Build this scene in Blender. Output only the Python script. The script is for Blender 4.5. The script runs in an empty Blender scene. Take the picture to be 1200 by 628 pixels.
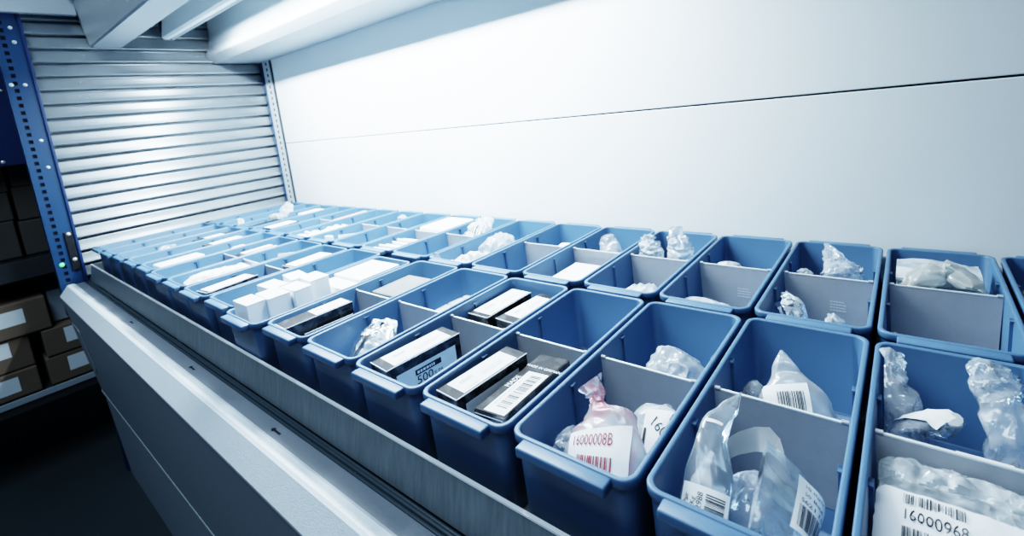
import bpy, bmesh, math, random
from mathutils import Vector, Matrix, noise, Euler

# ---------------------------------------------------------------- units
# one unit = the pitch of the storage bins; x runs along the tray, y into the
# machine, z up; z = 0 is the rim of the bins
S = 0.117
FLOOR = -6.5
C = bpy.context.scene.collection
PI = math.pi


def W(p):
    return Vector((p[0] * S, p[1] * S, (p[2] - FLOOR) * S))


# ---------------------------------------------------------------- materials
MATS = {}


def new_mat(name):
    m = bpy.data.materials.new(name)
    m.use_nodes = True
    nt = m.node_tree
    nt.nodes.clear()
    out = nt.nodes.new('ShaderNodeOutputMaterial')
    MATS[name] = m
    return m, nt, out


def mat(name, col, rough=.5, metal=0., spec=.5, noise_scale=40, noise_amt=.08, bump=0., bump_scale=200,
        stretch=(1, 1, 1), emit=0., coat=0.):
    m, nt, out = new_mat(name)
    N, L = nt.nodes.new, nt.links.new
    b = N('ShaderNodeBsdfPrincipled')
    L(b.outputs[0], out.inputs[0])
    tc = N('ShaderNodeTexCoord')
    mp = N('ShaderNodeMapping')
    mp.inputs['Scale'].default_value = stretch
    L(tc.outputs['Object'], mp.inputs[0])
    nz = N('ShaderNodeTexNoise')
    nz.inputs['Scale'].default_value = noise_scale
    nz.inputs['Detail'].default_value = 4
    L(mp.outputs[0], nz.inputs['Vector'])
    mix = N('ShaderNodeMix')
    mix.data_type = 'RGBA'
    c0 = [max(0, c * (1 - noise_amt)) for c in col] + [1]
    c1 = [min(1, c * (1 + noise_amt)) for c in col] + [1]
    mix.inputs[6].default_value = c0
    mix.inputs[7].default_value = c1
    L(nz.outputs['Fac'], mix.inputs[0])
    L(mix.outputs[2], b.inputs['Base Color'])
    b.inputs['Roughness'].default_value = rough
    b.inputs['Metallic'].default_value = metal
    b.inputs['Specular IOR Level'].default_value = spec
    b.inputs['Coat Weight'].default_value = coat
    if emit:
        b.inputs['Emission Color'].default_value = (*col, 1)
        b.inputs['Emission Strength'].default_value = emit
    if bump:
        n2 = N('ShaderNodeTexNoise')
        n2.inputs['Scale'].default_value = bump_scale
        n2.inputs['Detail'].default_value = 3
        L(mp.outputs[0], n2.inputs['Vector'])
        bp = N('ShaderNodeBump')
        bp.inputs['Strength'].default_value = bump
        bp.inputs['Distance'].default_value = .002
        L(n2.outputs['Fac'], bp.inputs['Height'])
        L(bp.outputs[0], b.inputs['Normal'])
    return m


def plastic_film(name, opacity=.3, tint=(.86, .93, 1.), rough=.1, crease=.45, scale=28, body=(.9, .95, 1.), second=None, milk=.35, cells=False, edge=.3):
    """thin film: part transparent, part glossy and part milky, with creases that catch the light"""
    m, nt, out = new_mat(name)
    N, L = nt.nodes.new, nt.links.new
    tc = N('ShaderNodeTexCoord')
    nz = N('ShaderNodeTexNoise')
    nz.inputs['Scale'].default_value = scale * .7
    nz.inputs['Detail'].default_value = 3
    L(tc.outputs['Object'], nz.inputs['Vector'])
    va = N('ShaderNodeVectorMath')
    va.operation = 'MULTIPLY_ADD'
    L(nz.outputs['Color'], va.inputs[0])
    va.inputs[1].default_value = (1.4 / scale,) * 3
    L(tc.outputs['Object'], va.inputs[2])
    if cells:
        vo = N('ShaderNodeTexVoronoi')
        vo.feature = 'DISTANCE_TO_EDGE'
        vo.inputs['Scale'].default_value = scale * 1.6
        L(va.outputs[0], vo.inputs['Vector'])
        hgt = vo.outputs['Distance']
        lo, hi, t0, t1 = 0., .09, crease, 0.
    else:
        sq = N('ShaderNodeMapping')
        sq.inputs['Scale'].default_value = (1., 1., .3)
        sq.inputs['Rotation'].default_value = (.3, .25, .4)
        L(tc.outputs['Object'], sq.inputs[0])
        vo = N('ShaderNodeTexNoise')
        vo.noise_type = 'RIDGED_MULTIFRACTAL'
        vo.normalize = True
        vo.inputs['Scale'].default_value = scale * .75
        vo.inputs['Detail'].default_value = 2.2
        vo.inputs['Roughness'].default_value = .45
        vo.inputs['Offset'].default_value = 1.
        vo.inputs['Gain'].default_value = 1.5
        L(sq.outputs[0], vo.inputs['Vector'])
        hgt = vo.outputs['Fac']
        lo, hi, t0, t1 = .62, .95, 0., crease
    mr = N('ShaderNodeMapRange')
    mr.inputs['From Min'].default_value = lo
    mr.inputs['From Max'].default_value = hi
    mr.inputs['To Min'].default_value = t0
    mr.inputs['To Max'].default_value = t1
    L(hgt, mr.inputs['Value'])
    n2 = N('ShaderNodeMapRange')
    n2.inputs['From Min'].default_value = .35
    n2.inputs['From Max'].default_value = .7
    n2.inputs['To Min'].default_value = opacity * .45
    n2.inputs['To Max'].default_value = min(1., opacity * 1.5)
    L(nz.outputs['Fac'], n2.inputs['Value'])
    ml = N('ShaderNodeMath')
    ml.operation = 'MULTIPLY'
    L(mr.outputs[0], ml.inputs[0])
    L(nz.outputs['Fac'], ml.inputs[1])
    a0 = N('ShaderNodeMath')
    a0.operation = 'ADD'
    L(ml.outputs[0], a0.inputs[0])
    L(n2.outputs[0], a0.inputs[1])
    lw = N('ShaderNodeLayerWeight')
    lw.inputs['Blend'].default_value = .25
    add = N('ShaderNodeMath')
    add.operation = 'MULTIPLY_ADD'
    L(lw.outputs['Facing'], add.inputs[0])
    add.inputs[1].default_value = edge
    L(a0.outputs[0], add.inputs[2])
    add.use_clamp = True
    tr = N('ShaderNodeBsdfTransparent')
    tr.inputs[0].default_value = (*tint, 1)
    pr = N('ShaderNodeBsdfPrincipled')
    pr.inputs['Base Color'].default_value = (*body, 1)
    pr.inputs['Roughness'].default_value = rough
    pr.inputs['Specular IOR Level'].default_value = 1.
    if second:
        nz2 = N('ShaderNodeTexNoise')
        nz2.inputs['Scale'].default_value = 24
        L(tc.outputs['Object'], nz2.inputs['Vector'])
        r2 = N('ShaderNodeValToRGB')
        r2.color_ramp.elements[0].position = .42
        r2.color_ramp.elements[0].color = (*body, 1)
        r2.color_ramp.elements[1].position = .60
        r2.color_ramp.elements[1].color = (*second, 1)
        L(nz2.outputs['Fac'], r2.inputs[0])
        L(r2.outputs[0], pr.inputs['Base Color'])
    bp = N('ShaderNodeBump')
    bp.inputs['Strength'].default_value = .8
    bp.inputs['Distance'].default_value = (.12 if cells else .10) / scale
    L(hgt, bp.inputs['Height'])
    L(bp.outputs[0], pr.inputs['Normal'])
    tl = N('ShaderNodeBsdfTranslucent')
    tl.inputs[0].default_value = (*body, 1)
    ms = N('ShaderNodeMixShader')
    ms.inputs[0].default_value = milk
    L(pr.outputs[0], ms.inputs[1])
    L(tl.outputs[0], ms.inputs[2])
    mx = N('ShaderNodeMixShader')
    L(add.outputs[0], mx.inputs[0])
    L(tr.outputs[0], mx.inputs[1])
    L(ms.outputs[0], mx.inputs[2])
    # the sheen of the film lies over all of it, clear parts too
    gl = N('ShaderNodeBsdfGlossy')
    gl.inputs['Roughness'].default_value = rough
    gl.inputs['Color'].default_value = (.9, .96, 1, 1)
    L(bp.outputs[0], gl.inputs['Normal'])
    fr = N('ShaderNodeFresnel')
    fr.inputs['IOR'].default_value = 1.5
    L(bp.outputs[0], fr.inputs['Normal'])
    mg = N('ShaderNodeMixShader')
    L(fr.outputs[0], mg.inputs[0])
    L(mx.outputs[0], mg.inputs[1])
    L(gl.outputs[0], mg.inputs[2])
    L(mg.outputs[0], out.inputs[0])
    return m


def mottled(name, c0, c1, scale=25, rough=.25, spec=.5):
    m, nt, out = new_mat(name)
    N, L = nt.nodes.new, nt.links.new
    b = N('ShaderNodeBsdfPrincipled')
    L(b.outputs[0], out.inputs[0])
    tc = N('ShaderNodeTexCoord')
    nz = N('ShaderNodeTexNoise')
    nz.inputs['Scale'].default_value = scale
    nz.inputs['Detail'].default_value = 3
    nz.inputs['Distortion'].default_value = 1.5
    L(tc.outputs['Object'], nz.inputs['Vector'])
    r = N('ShaderNodeValToRGB')
    r.color_ramp.elements[0].position = .45
    r.color_ramp.elements[0].color = (*c0, 1)
    r.color_ramp.elements[1].position = .7
    r.color_ramp.elements[1].color = (*c1, 1)
    L(nz.outputs['Fac'], r.inputs[0])
    L(r.outputs[0], b.inputs['Base Color'])
    b.inputs['Roughness'].default_value = rough
    b.inputs['Specular IOR Level'].default_value = spec
    return m


mat('blue_plastic', (.062, .128, .236), .42, noise_scale=15, noise_amt=.05, bump=.05, bump_scale=900)
mat('plate_steel', (.40, .425, .465), .55, .25, noise_scale=60, noise_amt=.1, bump=.12, bump_scale=700)
mat('galvanised', (.21, .245, .27), .42, .55, noise_scale=45, noise_amt=.35, bump=.35, bump_scale=260, stretch=(5, 1, .6))
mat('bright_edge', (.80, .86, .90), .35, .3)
mat('shutter_metal', (.185, .215, .238), .30, .5, noise_scale=30, noise_amt=.08, bump=.06, bump_scale=300)
mat('white_panel', (.84, .915, .945), .5, noise_scale=8, noise_amt=.02, bump=.06, bump_scale=900)
mat('beam_paint', (.34, .385, .42), .45, noise_scale=10, noise_amt=.03, bump=.05, bump_scale=700)
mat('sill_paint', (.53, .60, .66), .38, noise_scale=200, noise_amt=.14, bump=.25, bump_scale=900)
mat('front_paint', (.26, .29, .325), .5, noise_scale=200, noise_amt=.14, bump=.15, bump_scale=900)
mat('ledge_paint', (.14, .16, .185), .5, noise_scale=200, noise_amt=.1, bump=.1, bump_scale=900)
mat('black_rubber', (.006, .009, .012), .35)
mat('gasket', (.035, .05, .06), .3)
mat('post_blue', (.006, .034, .09), .4, noise_scale=20, noise_amt=.1)
mat('dark_blue', (.004, .022, .085), .45)
mat('post_grey', (.62, .67, .70), .45, .2)
mat('hole_dark', (.004, .006, .012), .9)
mat('bolt_steel', (.62, .66, .68), .3, .6)
mat('led_green', (.12, .9, .25), .3, emit=.8)
mat('black_metal', (.006, .007, .009), .4)
mat('concrete', (.022, .034, .040), .5, noise_scale=3, noise_amt=.35, bump=.1, bump_scale=60)
mat('card_brown', (.11, .082, .06), .85, noise_scale=20, noise_amt=.12)
mat('card_dark', (.055, .05, .045), .85, noise_scale=20, noise_amt=.12)
mat('rack_grey', (.24, .28, .31), .5)
mat('rack_dark', (.018, .024, .03), .7)
mat('carton_label', (.50, .56, .60), .7, noise_amt=.05)
mat('paper_white', (.88, .91, .93), .6, noise_scale=30, noise_amt=.02)
mat('paper_print', (.22, .24, .27), .7)
mat('paper_faint', (.48, .51, .55), .7)
mat('ink_black', (.012, .014, .018), .6)
mat('ink_red', (.24, .018, .03), .6)
mat('white_card', (.88, .91, .93), .55, noise_scale=12, noise_amt=.03)
mat('foam_grey', (.19, .20, .205), .95, noise_scale=60, noise_amt=.2, bump=.5, bump_scale=300)
mat('foam_white', (.85, .89, .92), .8, noise_scale=40, noise_amt=.05, bump=.3, bump_scale=200)
mat('grey_card', (.42, .47, .53), .6)
mat('orange_stick', (.72, .42, .30), .6)
mottled('black_gloss', (.006, .007, .009), (.16, .165, .17), 26, .22)  # grey blotches paint mottled reflections into the black card colour
mottled('black_top', (.012, .013, .015), (.06, .063, .067), 30, .5, .12)
mat('worn_white', (.75, .79, .82), .6)
plastic_film('clear_film', .03, crease=.5, scale=20, rough=.07, milk=.2, edge=.16)
plastic_film('zip_film', .10, crease=.12, scale=10, rough=.16, tint=(.80, .89, .97), milk=.25)
plastic_film('milky_film', .28, crease=.4, scale=20, rough=.2)
plastic_film('white_film', .85, crease=.2, scale=20, rough=.35)
plastic_film('pink_film', .50, crease=.3, scale=18, rough=.25, second=(.80, .13, .17))
plastic_film('grey_film', .50, crease=.25, scale=16, rough=.3, body=(.62, .62, .56))
plastic_film('bubble_film', .42, crease=.6, scale=42, rough=.14, body=(.80, .86, .9))
plastic_film('flap_film', .5, crease=.2, scale=14, rough=.3, body=(.62, .64, .62))


# ---------------------------------------------------------------- builders
def link(name, me, m, parent=None, loc=(0, 0, 0), rot=None, smooth=False):
    o = bpy.data.objects.new(name, me)
    C.objects.link(o)
    if m is not None and not me.materials:
        me.materials.append(MATS[m])
    if parent is not None:
        o.parent = parent
        o.location = Vector(loc) * S
    else:
        o.location = W(loc)
    if rot is not None:
        o.rotation_euler = rot
    return o


def mesh_of(bm, name, smooth=None):
    bmesh.ops.recalc_face_normals(bm, faces=bm.faces)
    for v in bm.verts:
        v.co *= S
    me = bpy.data.meshes.new(name)
    bm.to_mesh(me)
    bm.free()
    if smooth is not None:
        for p in me.polygons:
            p.use_smooth = True
        if smooth > 0:
            me.set_sharp_from_angle(angle=math.radians(smooth))
    return me


def obj(name, bm, m, parent=None, loc=(0, 0, 0), rot=None, smooth=None):
    return link(name, mesh_of(bm, name, smooth), m, parent, loc, rot)


def thing(name, label, cat, loc=(0, 0, 0), rot=None, group=None):
    o = bpy.data.objects.new(name, None)
    o.empty_display_size = .02
    C.objects.link(o)
    o.location = W(loc)
    if rot is not None:
        o.rotation_euler = rot
    return tag(o, label, cat, group)


def tag(o, label, cat, group=None):
    o['label'] = label
    o['category'] = cat
    if group:
        o['group'] = group
    return o


def struct(o):
    o['kind'] = 'structure'
    return o


def box(bm, x0, x1, y0, y1, z0, z1, bev=0., seg=2):
    n0 = len(bm.verts)
    vs = [bm.verts.new(p) for p in ((x0, y0, z0), (x1, y0, z0), (x1, y1, z0), (x0, y1, z0),
                                    (x0, y0, z1), (x1, y0, z1), (x1, y1, z1), (x0, y1, z1))]
    fs = [bm.faces.new([vs[i] for i in f]) for f in ((3, 2, 1, 0), (4, 5, 6, 7), (0, 1, 5, 4), (1, 2, 6, 5), (2, 3, 7, 6), (3, 0, 4, 7))]
    if bev:
        es = list({e for f in fs for e in f.edges})
        bmesh.ops.bevel(bm, geom=es, offset=bev, segments=seg, affect='EDGES', profile=.5)
    return bm


def BM():
    return bmesh.new()


def boxbm(*a, **k):
    return box(BM(), *a, **k)


def extrude_x(profile, x0, x1, closed=True):
    """profile: list of (y, z); extruded along x"""
    bm = BM()
    A = [bm.verts.new((x0, y, z)) for y, z in profile]
    B = [bm.verts.new((x1, y, z)) for y, z in profile]
    n = len(profile)
    for i in range(n if closed else n - 1):
        j = (i + 1) % n
        bm.faces.new((A[i], A[j], B[j], B[i]))
    if closed:
        bm.faces.new(A[::-1])
        bm.faces.new(B)
    return bm


def cyl(bm, c, r, h, axis='z', n=20, r2=None):
    r2 = r if r2 is None else r2
    rings = []
    for t, rr in ((-.5, r), (.5, r2)):
        ring = []
        for i in range(n):
            a = 2 * PI * i / n
            p = (rr * math.cos(a), rr * math.sin(a), t * h)
            if axis == 'x':
                p = (p[2], p[0], p[1])
            if axis == 'y':
                p = (p[1], p[2], p[0])
            ring.append(bm.verts.new((c[0] + p[0], c[1] + p[1], c[2] + p[2])))
        rings.append(ring)
    for i in range(n):
        j = (i + 1) % n
        bm.faces.new((rings[0][i], rings[0][j], rings[1][j], rings[1][i]))
    bm.faces.new(rings[0][::-1])
    bm.faces.new(rings[1])
    return bm


def dome(bm, c, r, h, axis='x', n=14):
    """round bolt head facing +axis"""
    rings = []
    for k in range(4):
        a = k / 3 * PI / 2
        rr, hh = r * math.cos(a), h * math.sin(a)
        if k == 3:
            rr = .001
        ring = []
        for i in range(n):
            t = 2 * PI * i / n
            p = (hh, rr * math.cos(t), rr * math.sin(t)) if axis == 'x' else (rr * math.cos(t), -hh, rr * math.sin(t))
            ring.append(bm.verts.new((c[0] + p[0], c[1] + p[1], c[2] + p[2])))
        rings.append(ring)
    for a, b in zip(rings, rings[1:]):
        for i in range(n):
            j = (i + 1) % n
            bm.faces.new((a[i], a[j], b[j], b[i]))
    bm.faces.new(rings[-1])
    return bm


def round_rect(hx, hy, r, n=5):
    pts = []
    for cx, cy, a0 in ((hx - r, hy - r, 0), (-hx + r, hy - r, 90), (-hx + r, -hy + r, 180), (hx - r, -hy + r, 270)):
        for k in range(n + 1):
            a = math.radians(a0 + 90 * k / n)
            pts.append((cx + r * math.cos(a), cy + r * math.sin(a)))
    return pts


def loft(bm, rings, cap0=True, cap1=True):
    R = [[bm.verts.new(p) for p in ring] for ring in rings]
    n = len(R[0])
    for a, b in zip(R, R[1:]):
        for i in range(n):
            j = (i + 1) % n
            bm.faces.new((a[i], a[j], b[j], b[i]))
    if cap0:
        bm.faces.new(R[0][::-1])
    if cap1:
        bm.faces.new(R[-1])
    return bm


# ---------------------------------------------------------------- lettering
_txt = {}


def text_geo(txt):
    """triangles of a line of text, one unit tall, centred"""
    if txt in _txt:
        return _txt[txt]
    cu = bpy.data.curves.new('lettering', 'FONT')
    cu.body = txt
    cu.size = 1.
    cu.align_x = 'CENTER'
    cu.align_y = 'CENTER'
    cu.resolution_u = 3
    o = bpy.data.objects.new('lettering', cu)
    C.objects.link(o)
    dg = bpy.context.evaluated_depsgraph_get()
    ev = o.evaluated_get(dg)
    me = ev.to_mesh()
    vs = [tuple(v.co) for v in me.vertices]
    fs = [tuple(p.vertices) for p in me.polygons]
    ev.to_mesh_clear()
    bpy.data.objects.remove(o)
    bpy.data.curves.remove(cu)
    _txt[txt] = (vs, fs)
    return _txt[txt]


class Plane:
    """flat surface: origin o, unit vectors ex (along the writing), ey (up the writing)"""
    def __init__(self, o, ex, ey):
        self.o, self.ex, self.ey = Vector(o), Vector(ex).normalized(), Vector(ey).normalized()
        self.n = self.ex.cross(self.ey)

    def __call__(self, u, w, off):
        return self.o + self.ex * u + self.ey * w + self.n * off


def patch(Sf, u0, u1, w0, w1, off, nu=1, nw=1, corner=0.):
    bm = BM()
    g = [[bm.verts.new(Sf(u0 + (u1 - u0) * i / nu, w0 + (w1 - w0) * j / nw, off)) for i in range(nu + 1)] for j in range(nw + 1)]
    for j in range(nw):
        for i in range(nu):
            bm.faces.new((g[j][i], g[j][i + 1], g[j + 1][i + 1], g[j + 1][i]))
    return bm


def writing(Sf, txt, u, w, size, off, rot=0., sx=1.):
    vs, fs = text_geo(txt)
    bm = BM()
    c, s = math.cos(rot), math.sin(rot)
    V = []
    for x, y, _ in vs:
        x, y = x * size * sx, y * size
        V.append(bm.verts.new(Sf(u + c * x - s * y, w + s * x + c * y, off)))
    for f in fs:
        try:
            bm.faces.new([V[i] for i in f])
        except ValueError:
            pass
    return bm


def bars(Sf, u0, u1, w0, w1, off, n=26, seed=1, along='u', sub=1):
    """bar code: n bars side by side along u (or along w)"""
    bm = BM()
    r = random.Random(seed)
    ws = [r.choice((1, 1, 2, 3)) for _ in range(2 * n)]
    tot = sum(ws)
    p = 0
    for k, wd in enumerate(ws):
        if k % 2 == 0:
            a, b = p / tot, (p + wd) / tot
            if along == 'u':
                q = (u0 + (u1 - u0) * a, u0 + (u1 - u0) * b, w0, w1)
            else:
                q = (u0, u1, w0 + (w1 - w0) * a, w0 + (w1 - w0) * b)
            for s in range(sub):
                if along == 'u':
                    y0, y1 = q[2] + (q[3] - q[2]) * s / sub, q[2] + (q[3] - q[2]) * (s + 1) / sub
                    c = ((q[0], y0), (q[1], y0), (q[1], y1), (q[0], y1))
                else:
                    x0, x1 = q[0] + (q[1] - q[0]) * s / sub, q[0] + (q[1] - q[0]) * (s + 1) / sub
                    c = ((x0, q[2]), (x1, q[2]), (x1, q[3]), (x0, q[3]))
                bm.faces.new([bm.verts.new(Sf(x, y, off)) for x, y in c])
        p += wd
    return bm


def dashes(Sf, u0, u1, w0, w1, rows, off, seed=1, fill=.55):
    """rows of print too small to read"""
    bm = BM()
    r = random.Random(seed)
    dh = (w1 - w0) / rows
    for k in range(rows):
        y0 = w0 + dh * (k + .5 - fill / 2)
        y1 = y0 + dh * fill
        x = u0
        end = u0 + (u1 - u0) * r.uniform(.7, 1.)
        while x < end:
            l = (u1 - u0) * r.uniform(.05, .15)
            x1 = min(x + l, end)
            bm.faces.new([bm.verts.new(Sf(a, b, off)) for a, b in ((x, y0), (x1, y0), (x1, y1), (x, y1))])
            x = x1 + (u1 - u0) * .03
    return bm


# ---------------------------------------------------------------- bags
class Bag:
    """a film bag: flattened tube along a path, crumpled by noise.
    calling it maps (u across, w along, off) in units onto its front."""
    def __init__(self, path, Wd, Th, side, amp=.02, freq=6., seed=0, e=1.05, front=None):
        self.P = [Vector(p) for p in path]
        self.Wd, self.Th = Wd, Th
        self.sd = [Vector(s) for s in side] if isinstance(side[0], (tuple, list, Vector)) else [Vector(side)] * len(path)
        self.amp, self.freq, self.e = amp, freq, e
        r = random.Random(seed)
        self.ofs = Vector((r.uniform(0, 50), r.uniform(0, 50), r.uniform(0, 50)))
        d = [0.]
        for a, b in zip(self.P, self.P[1:]):
            d.append(d[-1] + (b - a).length)
        self.d, self.len = d, d[-1]
        self.flat = None

    def at(self, w):
        w = min(max(w, 0.), self.len)
        k = 0
        while k < len(self.d) - 2 and self.d[k + 1] < w:
            k += 1
        t = (w - self.d[k]) / max(1e-6, self.d[k + 1] - self.d[k])
        n = len(self.P)

        def cr(A):
            p0, p1, p2, p3 = A[max(k - 1, 0)], A[k], A[k + 1], A[min(k + 2, n - 1)]
            return .5 * ((2 * p1) + (p2 - p0) * t + (2 * p0 - 5 * p1 + 4 * p2 - p3) * t * t + (3 * p1 - p0 - 3 * p2 + p3) * t ** 3)
        ts = t * t * (3 - 2 * t)
        lin = lambda A: A[k] + (A[k + 1] - A[k]) * ts
        return cr(self.P), max(.004, lin(self.Wd)), max(.003, lin(self.Th)), lin(self.sd)

    def frame(self, w):
        p, wd, th, sd = self.at(w)
        h = self.len * .02
        tn = (self.at(w + h)[0] - self.at(w - h)[0]).normalized()
        sd = (sd - tn * sd.dot(tn)).normalized()
        return p, wd, th, sd, sd.cross(tn).normalized(), tn

    def wrinkle(self, q, tn=None):
        if tn is not None:      # folds run along the bag
            q = q - tn * q.dot(tn) * .55
        q = q * self.freq + self.ofs
        w = Vector((noise.noise(q * .7), noise.noise(q * .7 + Vector((9, 3, 1))), noise.noise(q * .7 + Vector((2, 8, 5))))) * .8
        q = q + w
        return .75 * (.45 - abs(noise.noise(q)) * 2.4) + .4 * (.45 - abs(noise.noise(q * 2.3)) * 2.2)

    def pt(self, ang, w, off=0.):
        p, wd, th, sd, nn, tn = self.frame(w)
        c, s = math.cos(ang), math.sin(ang)
        f = lambda v: math.copysign(abs(v) ** self.e, v)
        q = p + sd * wd * f(c) + nn * th * f(s)
        dirn = (sd * c * th + nn * s * wd).normalized()
        a = min(self.amp, th * 1.2 + .004)
        if self.flat and s > 0:
            k = min(1., max(0., max(self.flat[0] - w, w - self.flat[1]) / .08))
            a *= .18 + .82 * k
        return q + dirn * (self.wrinkle(q, tn) * a + off)

    def __call__(self, u, w, off):
        wd = self.at(w)[1]
        x = max(-.97, min(.97, u / wd))
        c = math.copysign(abs(x) ** (1 / self.e), x)
        return self.pt(math.acos(c), w, off)

    def bm(self, nu=44, nv=34):
        bm = BM()
        rings = [[self.pt(2 * PI * i / nu, self.len * j / nv) for i in range(nu)] for j in range(nv + 1)]
        return loft(bm, rings)


def keep_in_bin(bm, o0):
    """press a soft thing against the walls, floor and divider of the bin it lies in"""
    i = round(-o0.x + .5)
    row = 'f' if o0.y < .02 else 'b'
    if (row, i) not in BINS:
        return bm
    bl = BINS[row, i].location / S
    dv = DIVIDER.get((row, i))
    for v in bm.verts:
        p = v.co + o0
        t = min(1.15, max(0., (p.z - TRAY) / HZ))
        if p.z < .03:
            hx = HX - .068 + .022 * t - .026
            hy = HY - .09 + .046 * t - .012
            p.x = min(bl.x + hx, max(bl.x - hx, p.x))
            p.y = min(bl.y + hy, max(bl.y - hy, p.y))
            if dv is not None and p.z < -.03:
                p.y = min(p.y, dv - .02) if o0.y < dv else max(p.y, dv + .02)
        p.z = max(p.z, ZB + .006)
        v.co = p - o0
    return bm


def bag(name, label, cat, path, Wd, Th, side, film, amp=.02, freq=6., seed=0, e=1.05, group=None, nu=60, nv=48, sharp=38, flat=None):
    """thing = the film bag itself, resting where its path starts; returns (object, surface, origin)"""
    o0 = Vector(path[0])
    b = Bag([Vector(p) - o0 for p in path], Wd, Th, side, amp, freq, seed, e)
    b.flat = flat
    o = obj(name, keep_in_bin(b.bm(nu, nv), o0), film, None, o0, smooth=sharp)
    tag(o, label, cat, group)
    return o, b


# ================================================================ SETTING
bm = boxbm(-60, 40, -45, 3.0, FLOOR - .5, FLOOR)
struct(obj('floor', bm, 'concrete'))
# back wall of the machine, two big white panels with a thin joint
bm = BM()
box(bm, -16.9, 9, 2.79, 2.95, -1.2, 1.985, .012)
box(bm, -16.9, 9, 2.79, 2.95, 2.012, 6.5, .012)
struct(obj('wall_back', bm, 'white_panel'))
struct(obj('trim_1', boxbm(-16.9, 9, 2.84, 2.96, 1.97, 2.03), 'black_rubber'))
# closed top of the machine
struct(obj('ceiling', boxbm(-17.2, 9, -1.95, 2.95, 6.5, 6.7), 'beam_paint'))
# far dark wall of the warehouse behind the shelving
struct(obj('wall_left', boxbm(-33, -32.5, -45, 3.0, FLOOR, 24), 'rack_dark'))

# ---------------------------------------------------------------- side shutter of horizontal metal slats
pitch = .349
prof = []   # (depth x, z) of one slat, repeated
zz = 6.5
pts = []
while zz > -1.2:
    z0 = zz + 0.0
    pts += [(-.14, z0), (-.14, z0 - .03), (-.012, z0 - .055), (.0, z0 - .085), (.0, z0 - .20), (.035, z0 - .262), (.05, z0 - .30), (.045, z0 - .325), (.0, z0 - .345)]
    zz -= pitch
bm = BM()
A = [bm.verts.new((-16.64 + x, -2.84, z)) for x, z in pts]
B = [bm.verts.new((-16.64 + x, 2.79, z)) for x, z in pts]
for i in range(len(pts) - 1):
    bm.faces.new((A[i], A[i + 1], B[i + 1], B[i]))
sh = thing('slatted_shutter', 'silver horizontal slatted metal shutter closing the far end of the machine', 'shutter', (0, 0, 0))
obj('slat_curtain', bm, 'shutter_metal', sh, smooth=30)
r = random.Random(4)
me = mesh_of(dome(BM(), (0, 0, 0), .022, .012), 'slat_dent', 40)  # small dark grey domes stand in for the shaded dents in the slats
for k in range(20):
    zc = 6.5 - pitch * (r.randrange(4, 17)) - .14
    link('slat_dent', me, 'rack_grey', sh, (-16.64, r.choice((-2.2, -1.75, -1.9, 1.9, 2.2, -.6, .9)) + r.uniform(-.15, .15), zc - FLOOR * 0))
obj('backing_plate', boxbm(-16.95, -16.80, -2.84, 2.79, -1.2, 6.5), 'rack_dark', sh)


# ---------------------------------------------------------------- perforated posts
def perforated(width, ycol, z0, z1, hp, hole, off=0.):
    """flat strip in the yz plane (y from 0 to width) with a real column of holes"""
    bm = BM()
    ys = (0, ycol - hole, ycol + hole, width)
    zs = [z0]
    z = z0 + off
    while z + hp < z1:
        zs += [z + hp * .5 - hole * 1.1, z + hp * .5 + hole * 1.1]
        z += hp
    zs.append(z1)
    g = [[bm.verts.new((0, y, zq)) for y in ys] for zq in zs]
    for j in range(len(zs) - 1):
        for i in range(3):
            if i == 1 and j % 2 == 1:
                continue
            bm.faces.new((g[j][i], g[j][i + 1], g[j + 1][i + 1], g[j + 1][i]))
    return bm


pl = thing('perforated_post', 'blue perforated steel post at the left of the slatted shutter', 'post', (-16.55, -3.325, FLOOR))
dz = -FLOOR
obj('front_face', perforated(.475, .15, 4.78, 12.42, .18, .042, .135), 'post_blue', pl)
obj('inner_channel', boxbm(-.30, -.05, 0.0, .475, 4.78, 12.42), 'hole_dark', pl)
obj('side_flange', boxbm(-.35, .0, -.02, .0, 4.78, 12.42), 'post_blue', pl)
obj('edge_lip', boxbm(-.02, .05, .475, .535, 4.78, 12.42, .012), 'dark_blue', pl)
obj('lower_leg', boxbm(-.30, -.05, .33, .53, 0, 4.78), 'dark_blue', pl)
for y, z in ((-3.01, 5.59), (-3.0, 5.25), (-3.25, 4.23), (-3.01, 4.22), (-2.99, 2.84), (-2.99, 2.16)):
    obj('bolt_head', dome(BM(), (.0, y + 3.325, z + dz), .045, .03), 'bolt_steel', pl, smooth=40)
br = obj('latch_bracket', boxbm(0, .05, .29, .45, -.56 + dz, .46 + dz, .012), 'black_metal', pl)
obj('bolt_head', dome(BM(), (.05, .375, .40 + dz), .05, .03), 'bolt_steel', br, smooth=40)
obj('bolt_head', dome(BM(), (.05, .375, -.28 + dz), .05, .03), 'bolt_steel', br, smooth=40)
o = obj('indicator_lamp', dome(BM(), (.0, .115, -.35 + dz), .05, .03), 'led_green', pl, smooth=40)
o['label'] = 'glowing green indicator lamp'

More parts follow.
